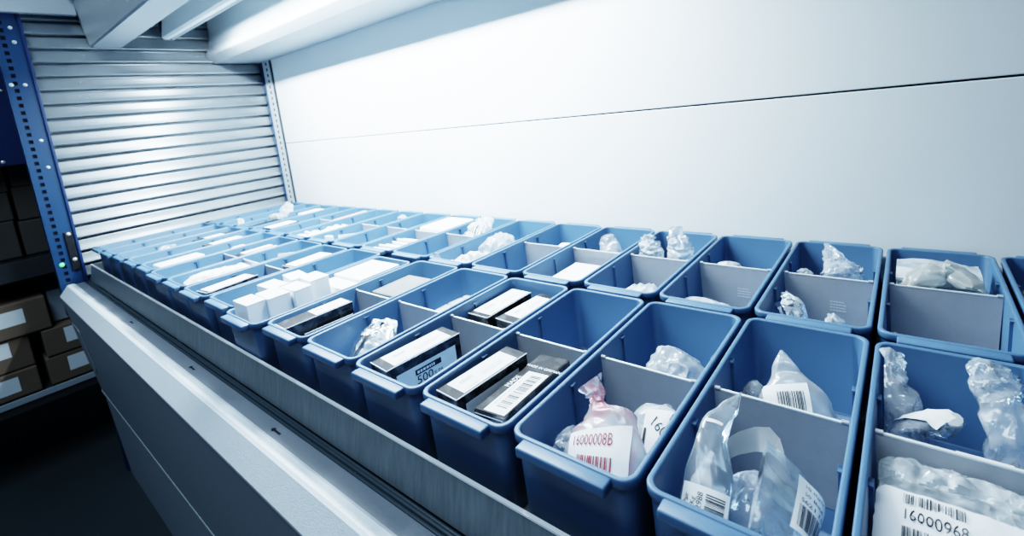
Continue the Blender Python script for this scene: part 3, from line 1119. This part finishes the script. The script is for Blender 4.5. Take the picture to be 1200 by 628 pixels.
bag('crumpled_bag', 'small clear bag lying between the two open grip seal bags', 'bag',
    [(-.52, -2.05, -.70), (-.50, -2.0, -.50), (-.48, -1.90, -.30), (-.47, -1.82, -.22)], [.20, .22, .18, .06], [.16, .18, .12, .03], (1, .1, 0), 'clear_film', .03, 6, 41)
bag('crumpled_bag', 'clear film in the front right corner under the lying grip seal bag', 'bag',
    [(-.26, -2.30, -.70), (-.24, -2.28, -.55), (-.22, -2.25, -.45)], [.14, .14, .08], [.10, .12, .05], (1, 0, 0), 'clear_film', .04, 7, 43)
o, b = bag('labelled_bag', 'milky peaked bag with barcode label behind the divider of the grip seal bag bin', 'bag',
           [(-.44, -1.03, -.69), (-.43, -.98, -.48), (-.47, -.86, -.26), (-.54, -.74, -.08), (-.58, -.66, .05)],
           [.33, .34, .25, .10, .012], [.17, .18, .12, .05, .005], (1, .12, -.05), 'milky_film', .025, 5, 7, .8, flat=(.3, .6))
lb = obj('label', patch(b, -.20, .12, .33, .58, .010, 12, 8), 'paper_white', o, smooth=0)
lb['label'] = 'white barcode label'
obj('barcode', bars(b, -.10, .09, .40, .53, .014, 20, 3, sub=3), 'ink_black', lb)
bag('crumpled_bag', 'small glossy clear bag left of the peaked labelled bag', 'bag',
    [(-.79, -.82, -.70), (-.79, -.80, -.50), (-.76, -.76, -.34), (-.72, -.72, -.28)], [.09, .10, .10, .05], [.16, .17, .12, .04], (1, .1, 0), 'clear_film', .02, 5, 45)

# bin 0: bubble wrap pack with label; clear bags behind
o, b = bag('bubble_wrap_pack', 'bubble wrap pack with white label numbered 16000968', 'pack',
           [(.12, -1.84, -.40), (.20, -1.85, -.385), (.45, -1.86, -.38), (.70, -1.86, -.38), (.84, -1.85, -.40)],
           [.36, .40, .41, .40, .34], [.12, .16, .17, .16, .11], (0, -.82, -.42), 'bubble_film', .10, 16, 51, .6, None, 60, 60, flat=(-1, 2))
lb = obj('label', patch(b, -.27, .10, .03, .74, .026, 12, 26), 'paper_white', o, smooth=0)
lb['label'] = 'white label numbered 16000968'


class Swap:
    """writing runs along the path of the pack"""
    def __call__(self, u, w, off):
        return b(-w, u, off)


sw = Swap()
obj('barcode', bars(sw, .11, .36, .195, .25, .036, 30, 6, sub=2), 'ink_black', lb)
obj('number', writing(sw, '16000968', .235, .135, .078, .036, sx=.82), 'ink_black', lb)
obj('barcode', bars(sw, .11, .33, -.03, .07, .036, 26, 7, sub=2), 'ink_black', lb)
bag('bubble_wrap_roll', 'rolled bubble wrap lying along the divider above the 16000968 pack', 'wrap',
    [(.10, -1.46, -.24), (.25, -1.455, -.22), (.50, -1.455, -.23), (.75, -1.46, -.24), (.84, -1.46, -.26)],
    [.09, .125, .13, .12, .08], [.08, .12, .13, .12, .07], (0, 1, 0), 'bubble_film', .035, 11, 52, .9, None, 40, 60)
o, b = bag('clear_bag', 'tall crumpled clear bag with white tag in the rear left of the bubble wrap bin', 'bag',
           [(.17, -.66, -.68), (.17, -.64, -.45), (.16, -.60, -.22), (.13, -.48, -.06), (.12, -.27, .01)],
           [.13, .15, .15, .10, .08], [.10, .12, .10, .07, .04], (1, .3, 0), 'clear_film', .04, 6, 55)
o, b = bag('clear_bag', 'clear bag holding a white paper tag and small metal parts, behind the front divider', 'bag',
           [(.18, -1.0, -.66), (.21, -.92, -.46), (.27, -.82, -.28), (.38, -.79, -.20), (.47, -.83, -.19)],
           [.19, .20, .20, .18, .15], [.09, .10, .08, .06, .03], [(-.3, -.5, 0)] * 5, 'clear_film', .02, 6, 57)
lb = obj('paper_tag', patch(b, -.15, .13, .28, .64, .020, 10, 8), 'paper_white', o, smooth=0)
lb['label'] = 'white paper tag inside the bag'
obj('lettering', writing(b, '8', .07, .34, .09, .027, rot=2.6), 'ink_black', lb)
bm = BM()
for k in range(6):
    cyl(bm, Vector(b(-.10 + .02 * k, .62 + .012 * k, .015)), .035, .012, 'z', 12)
obj('metal_washers', bm, 'bolt_steel', o, smooth=40)['label'] = 'small round metal parts'
o = obj('paper_tag', patch(Plane((0, 0, 0), (1, 0, 0), (0, .9, .3)), -.13, .13, -.10, .10, 0), 'paper_white', None, (.60, -1.12, -.235))
tag(o, 'white paper tag lying behind the front divider with letters', 'tag')
obj('lettering', writing(Plane((0, 0, 0), (1, 0, 0), (0, .9, .3)), '45', -.05, -.0, .10, .004), 'ink_black', o)
bag('clear_bag', 'large crumpled clear bag in the rear right of the bubble wrap bin', 'bag',
    [(.76, -.86, -.68), (.76, -.84, -.45), (.74, -.76, -.22), (.71, -.62, -.04), (.68, -.46, .06), (.69, -.33, .10)],
    [.13, .13, .12, .12, .14, .10], [.11, .12, .10, .08, .05, .02], (1, .2, 0), 'clear_film', .04, 6, 59)
# bin 5
bag('crumpled_bag', 'crumpled white-clear bag with a folded top in a front-row bin', 'bag',
    [(-4.50, -2.20, -.70), (-4.48, -2.17, -.48), (-4.53, -2.0, -.26), (-4.62, -1.80, -.12), (-4.66, -1.70, -.08)], [.30, .32, .28, .22, .17], [.16, .20, .15, .09, .03], (1, .25, 0), 'milky_film', .035, 5, 61)
for k in range(3):
    o = obj('foam_strip', boxbm(-.09, .09, -.13, .13, 0, .34, .02, 2), 'foam_white', None, (-4.88 + .03 * k, -.62 + .27 * k, ZB + .003), (0, 0, math.radians(-8)))
    tag(o, 'white foam block behind the divider of the white-clear bag bin, %s from the divider' % ('first', 'second', 'third')[k], 'foam', 'foam blocks')
# bin 10 : bubble wrap sleeve, white paper
bag('bubble_wrap_sleeve', 'long white bubble wrap sleeve lying in a front-row bin', 'wrap',
    [(-9.62, -2.40, -.36), (-9.60, -2.2, -.36), (-9.50, -1.9, -.36), (-9.46, -1.55, -.36), (-9.42, -1.36, -.38)], [.20, .26, .27, .25, .18], [.26, .35, .36, .35, .25], (1, 0, 0), 'foam_white', .03, 9, 71, .6)
o = obj('paper_sheet', boxbm(-.20, .20, -.012, .012, 0, .66), 'paper_white', None, (-9.46, -.66, ZB + .003), (math.radians(-8), 0, math.radians(42)))
tag(o, 'white paper sheet leaning behind the bubble wrap sleeve', 'paper')
# bin 14 front
bag('creased_bag', 'creased clear bag with white contents near the shutter, front row', 'bag',
    [(-13.65, -2.05, -.60), (-13.6, -1.95, -.38), (-13.55, -1.7, -.18), (-13.5, -1.45, -.06)], [.24, .28, .24, .10], [.14, .20, .15, .06], (1, 0, 0), 'milky_film', .05, 6, 73)
o = obj('white_packet', boxbm(-.22, .22, -.12, .12, 0, .62, .05, 2), 'foam_white', None, (-13.62, -2.27, ZB + .003), (0, 0, .15), smooth=40)
tag(o, 'white packet at the front of the creased bag bin', 'packet')

# ---------------------------------------------------------------- bags, back row
bag('translucent_bag', 'grey translucent bag draped over the white wrap, rightmost full bin', 'bag',
    [(.10, 1.60, -.64), (.20, 1.62, -.22), (.36, 1.66, -.04), (.54, 1.70, .07), (.68, 1.63, .0), (.84, 1.58, -.10)], [.08, .14, .14, .13, .14, .10], [.05, .10, .12, .10, .10, .03],
    [(0, 1, .0)] * 6, 'grey_film', .05, 5, 81, .8)
bag('crumpled_bag', 'clear bag scrap at the front left of the rightmost full back-row bin', 'bag',
    [(.17, .36, -.68), (.17, .36, -.45), (.15, .40, -.22), (.14, .40, -.14)], [.09, .10, .09, .04], [.12, .13, .10, .03], (1, 0, 0), 'clear_film', .04, 7, 83)
bag('clear_bag', 'clear crumpled bag in the bin cut off by the right edge', 'bag',
    [(1.28, 1.82, -.68), (1.27, 1.80, -.40), (1.22, 1.74, -.12), (1.20, 1.72, -.02)], [.17, .18, .12, .04], [.14, .15, .10, .03], (1, 0, 0), 'clear_film', .04, 6, 85)
bag('clear_bag', 'tall pointed clear bag behind the embossed divider', 'bag',
    [(-.36, 1.74, -.68), (-.36, 1.72, -.40), (-.37, 1.72, -.10), (-.46, 1.90, .02), (-.58, 2.16, .12)], [.25, .25, .22, .12, .03], [.16, .17, .14, .06, .02], (1, .2, -.05), 'clear_film', .04, 5, 87)
bag('crumpled_bag', 'small clear bag left of the tall pointed clear bag', 'bag',
    [(-.76, 1.66, -.68), (-.76, 1.66, -.40), (-.75, 1.66, -.12), (-.74, 1.66, -.06)], [.08, .09, .08, .03], [.09, .10, .08, .03], (1, 0, 0), 'milky_film', .03, 8, 89)
bag('crumpled_bag', 'clear crumpled bag at the left in front of the embossed divider', 'bag',
    [(-.72, .55, -.68), (-.72, .56, -.42), (-.76, .72, -.20), (-.82, .86, -.06)], [.17, .18, .16, .07], [.14, .16, .12, .04], (1, -.2, 0), 'clear_film', .04, 5, 91)
bag('crumpled_bag', 'small milky bag at the right in front of the embossed divider', 'bag',
    [(-.36, .62, -.68), (-.35, .62, -.46), (-.36, .68, -.28), (-.37, .74, -.18)], [.14, .15, .11, .03], [.12, .13, .10, .03], (1, 0, 0), 'milky_film', .04, 8, 93)
bag('wrap_heap', 'white wrap lying low in front of a back-row divider', 'wrap',
    [(-1.82, .55, -.46), (-1.72, .56, -.44), (-1.5, .58, -.45), (-1.26, .58, -.50)], [.24, .28, .28, .2], [.20, .25, .24, .18], (0, 1, 0), 'white_film', .04, 4, 95, .9)
bag('grey_packet', 'small grey packet behind the back-row divider beside the embossed one', 'packet',
    [(-1.64, 1.62, -.66), (-1.64, 1.64, -.40), (-1.62, 1.68, -.14), (-1.62, 1.70, -.09)], [.16, .16, .15, .10], [.09, .10, .08, .03], (1, .2, 0), 'white_film', .02, 6, 97)
bag('clear_bag', 'left clear bag standing up behind its divider in the back row', 'bag',
    [(-2.72, 1.70, -.68), (-2.72, 1.70, -.36), (-2.75, 1.72, -.06), (-2.82, 1.78, .06), (-2.88, 1.85, .12)], [.17, .18, .17, .13, .10], [.12, .13, .11, .06, .03], (1, .15, 0), 'milky_film', .06, 6, 99)
bag('clear_bag', 'right clear bag rising tallest above the back-row rim', 'bag',
    [(-2.32, 1.74, -.68), (-2.32, 1.74, -.30), (-2.33, 1.80, .0), (-2.42, 1.92, .12), (-2.46, 2.02, .25)], [.20, .20, .17, .13, .11], [.14, .15, .12, .07, .03], (1, .2, 0), 'milky_film', .06, 6, 101)
bag('tissue_heap', 'white tissue heap in front of the standing clear bags', 'tissue',
    [(-2.78, .50, -.52), (-2.62, .52, -.46), (-2.36, .62, -.42), (-2.18, .68, -.46)], [.20, .26, .26, .18], [.18, .24, .26, .18], (0, 1, 0), 'white_film', .09, 5, 103, .9)
bag('crumpled_bag', 'clear bag behind the divider of the flat card box bin', 'bag',
    [(-3.40, 1.75, -.68), (-3.44, 1.76, -.36), (-3.55, 1.90, -.06), (-3.62, 1.98, .02)], [.22, .22, .16, .08], [.14, .15, .10, .04], (1, 0, 0), 'clear_film', .04, 5, 105)
bag('crumpled_bag', 'front crumpled white bag in the heap of white bags', 'bag',
    [(-5.72, .42, -.50), (-5.60, .46, -.40), (-5.42, .60, -.34), (-5.22, .62, -.40)], [.28, .34, .36, .26], [.20, .28, .30, .20], (0, 1, 0), 'white_film', .08, 4, 107, .9)
bag('crumpled_bag', 'back crumpled white bag in the heap of white bags', 'bag',
    [(-5.68, 1.35, -.50), (-5.60, 1.36, -.36), (-5.46, 1.38, -.28), (-5.30, 1.36, -.36)], [.26, .34, .36, .26], [.20, .30, .34, .22], (0, 1, 0), 'milky_film', .09, 4, 109, .9)
bag('crumpled_bag', 'small white bag at the rear of the heap of white bags', 'bag',
    [(-5.34, 2.05, -.60), (-5.32, 2.06, -.36), (-5.30, 2.10, -.14)], [.16, .17, .08], [.14, .15, .06], (1, 0, 0), 'milky_film', .05, 6, 111)
bag('crumpled_bag', 'clear bag corner poking over the front rim beside the heap of white bags', 'bag',
    [(-5.82, .22, -.66), (-5.82, .22, -.40), (-5.84, .20, -.06), (-5.87, .18, .06)], [.07, .08, .08, .04], [.05, .06, .05, .02], (1, 0, 0), 'clear_film', .02, 7, 113)
o, b = bag('streaked_bag', 'crumpled white bag streaked with black print against the back wall', 'bag',
           [(-6.38, 1.60, -.66), (-6.38, 1.62, -.36), (-6.40, 1.78, -.08), (-6.48, 2.05, .05), (-6.54, 2.20, .08)], [.30, .32, .28, .22, .12], [.15, .17, .13, .09, .04], (1, .1, 0), 'white_film', .07, 5, 115)
bm = BM()
r = random.Random(3)
for k in range(7):
    u0 = -.22 + .065 * k
    p = patch(b, u0, u0 + r.uniform(.012, .03), .50 + r.uniform(-.05, .05), .62 + r.uniform(0, .12), .012, 1, 4)
    me = bpy.data.meshes.new('tmp')
    p.to_mesh(me)
    p.free()
    bm.from_mesh(me)
    bpy.data.meshes.remove(me)
obj('black_print', bm, 'ink_black', o)
for k, (x, y, z, rz, lab) in enumerate(((-9.62, .36, -.02, 25, 'rolled white paper at the front of the folded papers bin'), (-9.30, .62, -.04, -35, 'folded white paper leaning beside the rolled paper'))):
    if k == 0:
        bag('paper_roll', lab, 'paper', [(x, y, -.70), (x, y, -.3), (x + .02, y + .02, z)], [.12, .12, .10], [.10, .11, .09], (1, 0, 0), 'white_film', .02, 5, 117)
    else:
        o = obj('paper_sheet', boxbm(-.20, .20, -.012, .012, 0, z - ZB), 'paper_white', None, (x, y, ZB + .003), (math.radians(-6), 0, math.radians(42)))
        tag(o, lab, 'paper')
bag('crumpled_bag', 'small white bag behind the divider of the folded papers bin', 'bag',
    [(-9.35, 2.12, -.66), (-9.35, 2.14, -.36), (-9.33, 2.18, -.08), (-9.33, 2.22, .03)], [.20, .20, .14, .05], [.12, .13, .10, .03], (1, 0, 0), 'milky_film', .05, 6, 119)
fp = random.Random(9)
for k in range(7):
    x, y = -10.47 + .05 * fp.uniform(-1, 1) + .03 * k, .22 + .165 * k
    bag('foam_piece', 'white foam piece in the heaped row near the back row middle, %s from the front' % ('first', 'second', 'third', 'fourth', 'fifth', 'sixth', 'seventh')[k], 'foam',
        [(x - .22, y, -.42), (x - .1, y, -.38), (x + .08, y, -.37), (x + .22, y, -.42)], [.05, .075, .075, .05], [.28, .36 + .04 * fp.random(), .36, .26], (0, 1, 0), 'foam_white', .04, 6, 121 + k, .8, 'foam pieces', 20, 14)
bag('crumpled_bag', 'clear crumpled bag resting on the flat black box, far back row', 'bag',
    [(-13.70, .95, -.04), (-13.6, 1.05, .03), (-13.45, 1.15, .05), (-13.35, 1.2, .0)], [.15, .22, .24, .12], [.03, .08, .09, .04], (0, 1, 0), 'grey_film', .06, 6, 131)
bag('crumpled_bag', 'small white bag at the front of a back-row bin by the shutter', 'bag',
    [(-14.52, .42, -.66), (-14.52, .42, -.36), (-14.55, .42, -.04), (-14.6, .40, .05)], [.14, .15, .13, .05], [.12, .13, .10, .04], (1, 0, 0), 'white_film', .05, 6, 133)
bag('peaked_bag', 'white peaked bag standing up at the far back corner', 'bag',
    [(-14.45, 1.66, -.66), (-14.45, 1.68, -.30), (-14.48, 1.76, .04), (-14.56, 1.86, .24)], [.32, .33, .30, .03], [.14, .15, .10, .02], (1, .2, 0), 'white_film', .03, 5, 135)

# ================================================================ SHELVING WITH CARTONS (left background)
XR = -18.5
rk = thing('storage_rack', 'dark storage rack with cartons left of the blue post', 'rack', (XR, -4.5, FLOOR))
dz = -FLOOR


def ry(y):
    return y + 4.5


obj('lower_shelf', boxbm(-4.5, 0, ry(-9), ry(1.5), -4.40 + dz, -4.03 + dz), 'rack_dark', rk)
obj('shelf_edge', boxbm(0, .05, ry(-9), ry(1.5), -4.17 + dz, -4.0 + dz, .01), 'rack_grey', rk)['label'] = 'light shelf edge'
obj('upper_shelf', boxbm(-4.5, 0, ry(-9), ry(1.5), -.42 + dz, -.26 + dz), 'black_rubber', rk)
obj('shelf_edge', boxbm(0, .05, ry(-9), ry(1.5), -.80 + dz, -.27 + dz, .01), 'rack_dark', rk)
obj('back_sheet', boxbm(-4.7, -4.5, ry(-9), ry(1.5), dz - 4.4, dz + 8), 'rack_dark', rk)
bb = obj('blue_beam', boxbm(-.3, .08, ry(-9), ry(1.5), 2.31 + dz, 6.4 + dz, .02), 'dark_blue', rk)
bb['label'] = 'deep blue beam'
obj('bolt_head', dome(BM(), (.08, ry(-3.62), 2.42 + dz), .05, .03), 'bolt_steel', bb)
obj('bolt_head', dome(BM(), (.08, ry(-3.30), 4.30 + dz), .04, .03), 'bolt_steel', bb)
obj('foot', boxbm(-.4, -.1, ry(-8.9), ry(-8.6), 0, 2.2), 'post_blue', rk)
obj('foot', boxbm(-.4, -.1, ry(1.0), ry(1.4), 0, 2.2), 'post_blue', rk)


def carton(label, y0, y1, z0, z1, lab=None, x=0., depth=2.6, m='card_brown', yaw=0):
    t = thing('carton', label, 'carton', (XR + x - .05, (y0 + y1) / 2, z0), (0, 0, math.radians(yaw)), 'cartons on the storage rack')
    w = (y1 - y0) / 2
    h = z1 - z0
    obj('carton_body', boxbm(-depth, 0, -w, w, 0, h, .03, 2), m, t)
    obj('tape_seam', boxbm(-depth + .05, -.05, -.03, .03, h - .004, h + .004), 'card_dark', t)
    if lab:
        c = (y0 + y1) / 2
        obj('label', boxbm(-.01, .006, lab[0] - c, lab[1] - c, lab[2] - z0, lab[3] - z0), 'carton_label', t)['label'] = 'pale paper label'
    return t


carton('bottom brown carton of the left stack on the lower shelf', -5.5, -4.05, -3.99, -3.27, (-4.95, -4.45, -3.82, -3.40), -.02)
carton('middle brown carton of the left stack on the lower shelf', -5.4, -4.05, -3.24, -2.36, (-4.8, -4.45, -2.84, -2.42), -.10, 2.4)
carton('wide top carton of the left stack on the lower shelf', -5.6, -3.54, -2.33, -1.39, (-4.62, -4.02, -1.99, -1.58), .0, 2.8)
carton('bottom brown carton of the right stack, low behind the machine front', -3.86, -2.4, -3.99, -3.20, (-3.42, -2.86, -3.75, -3.32), -.02)
carton('upper brown carton of the right stack, low behind the machine front', -3.80, -2.4, -3.16, -2.38, (-3.34, -2.86, -2.90, -2.46), .0)
t = carton('grey box far back on the lower shelf, just left of the blue post', -3.46, -2.4, -2.34, -1.40, None, -.5, 2.0, 'rack_grey')
for k, (y0, y1, z0, z1, lab) in enumerate((
        (-5.2, -3.70, -.24, .80, 'lowest carton of the left column on the upper shelf'),
        (-5.2, -3.67, .82, 1.60, 'middle carton of the left column on the upper shelf'),
        (-5.2, -3.64, 1.62, 2.6, 'top carton of the left column, under the deep blue beam'),
        (-3.62, -2.5, -.24, .74, 'lowest carton of the right column on the upper shelf'),
        (-3.58, -2.5, .77, 1.70, 'middle carton of the right column on the upper shelf'),
        (-3.55, -2.5, 1.72, 2.6, 'top carton of the right column, under the deep blue beam'))):
    carton(lab, y0, y1, z0, z1, None, -.45, 2.6, 'card_dark' if k not in (4,) else 'card_dark')

# ================================================================ LIGHT
def area(name, loc, target, sx, sy, power, col):
    l = bpy.data.lights.new(name, 'AREA')
    l.shape = 'RECTANGLE'
    l.size, l.size_y = sx * S, sy * S
    l.energy = power
    l.color = col
    o = bpy.data.objects.new(name, l)
    C.objects.link(o)
    o.location = W(loc)
    d = (W(target) - W(loc)).normalized()
    o.rotation_euler = d.to_track_quat('-Z', 'Y').to_euler()
    return o


o = area('tube_lamp', (-9.2, .40, 5.30), (-8.5, 3.4, 1.6), 10.4, .22, 26, (.76, .90, 1.))
o.rotation_euler = Euler((math.radians(13), 0, 0))
area('hall_lamp', (-6, -9, 17), (-6, -3.5, -1), 16, 5, 25, (.68, .85, 1.))

w = bpy.data.worlds.new('World')
bpy.context.scene.world = w
w.use_nodes = True
bg = w.node_tree.nodes['Background']
bg.inputs[0].default_value = (.16, .34, .55, 1)
bg.inputs[1].default_value = .14

# ================================================================ CAMERA
cam = bpy.data.cameras.new('Camera')
co = bpy.data.objects.new('Camera', cam)
C.objects.link(co)
yaw, pit, rol = -.7032, .1520, -.1162
f = Vector((math.cos(pit) * math.sin(yaw), math.cos(pit) * math.cos(yaw), -math.sin(pit)))
r0 = Vector((math.cos(yaw), -math.sin(yaw), 0))
u0 = r0.cross(f)
rr = r0 * math.cos(rol) + u0 * math.sin(rol)
uu = -r0 * math.sin(rol) + u0 * math.cos(rol)
M = Matrix((rr, uu, -f)).transposed().to_4x4()
M.translation = W((.2253, -4.8007, 2.2756))
co.matrix_world = M
cam.sensor_width = 36
cam.lens = 560.11 / 1200 * 36
cam.shift_y = -(314 - 213.64) / 1200
cam.clip_start = .02
cam.dof.use_dof = True
cam.dof.focus_distance = 4.3 * S
cam.dof.aperture_fstop = 9
bpy.context.scene.camera = co
vs = bpy.context.scene.view_settings
vs.view_transform = 'Filmic'
vs.look = 'High Contrast'
vs.exposure = 1.
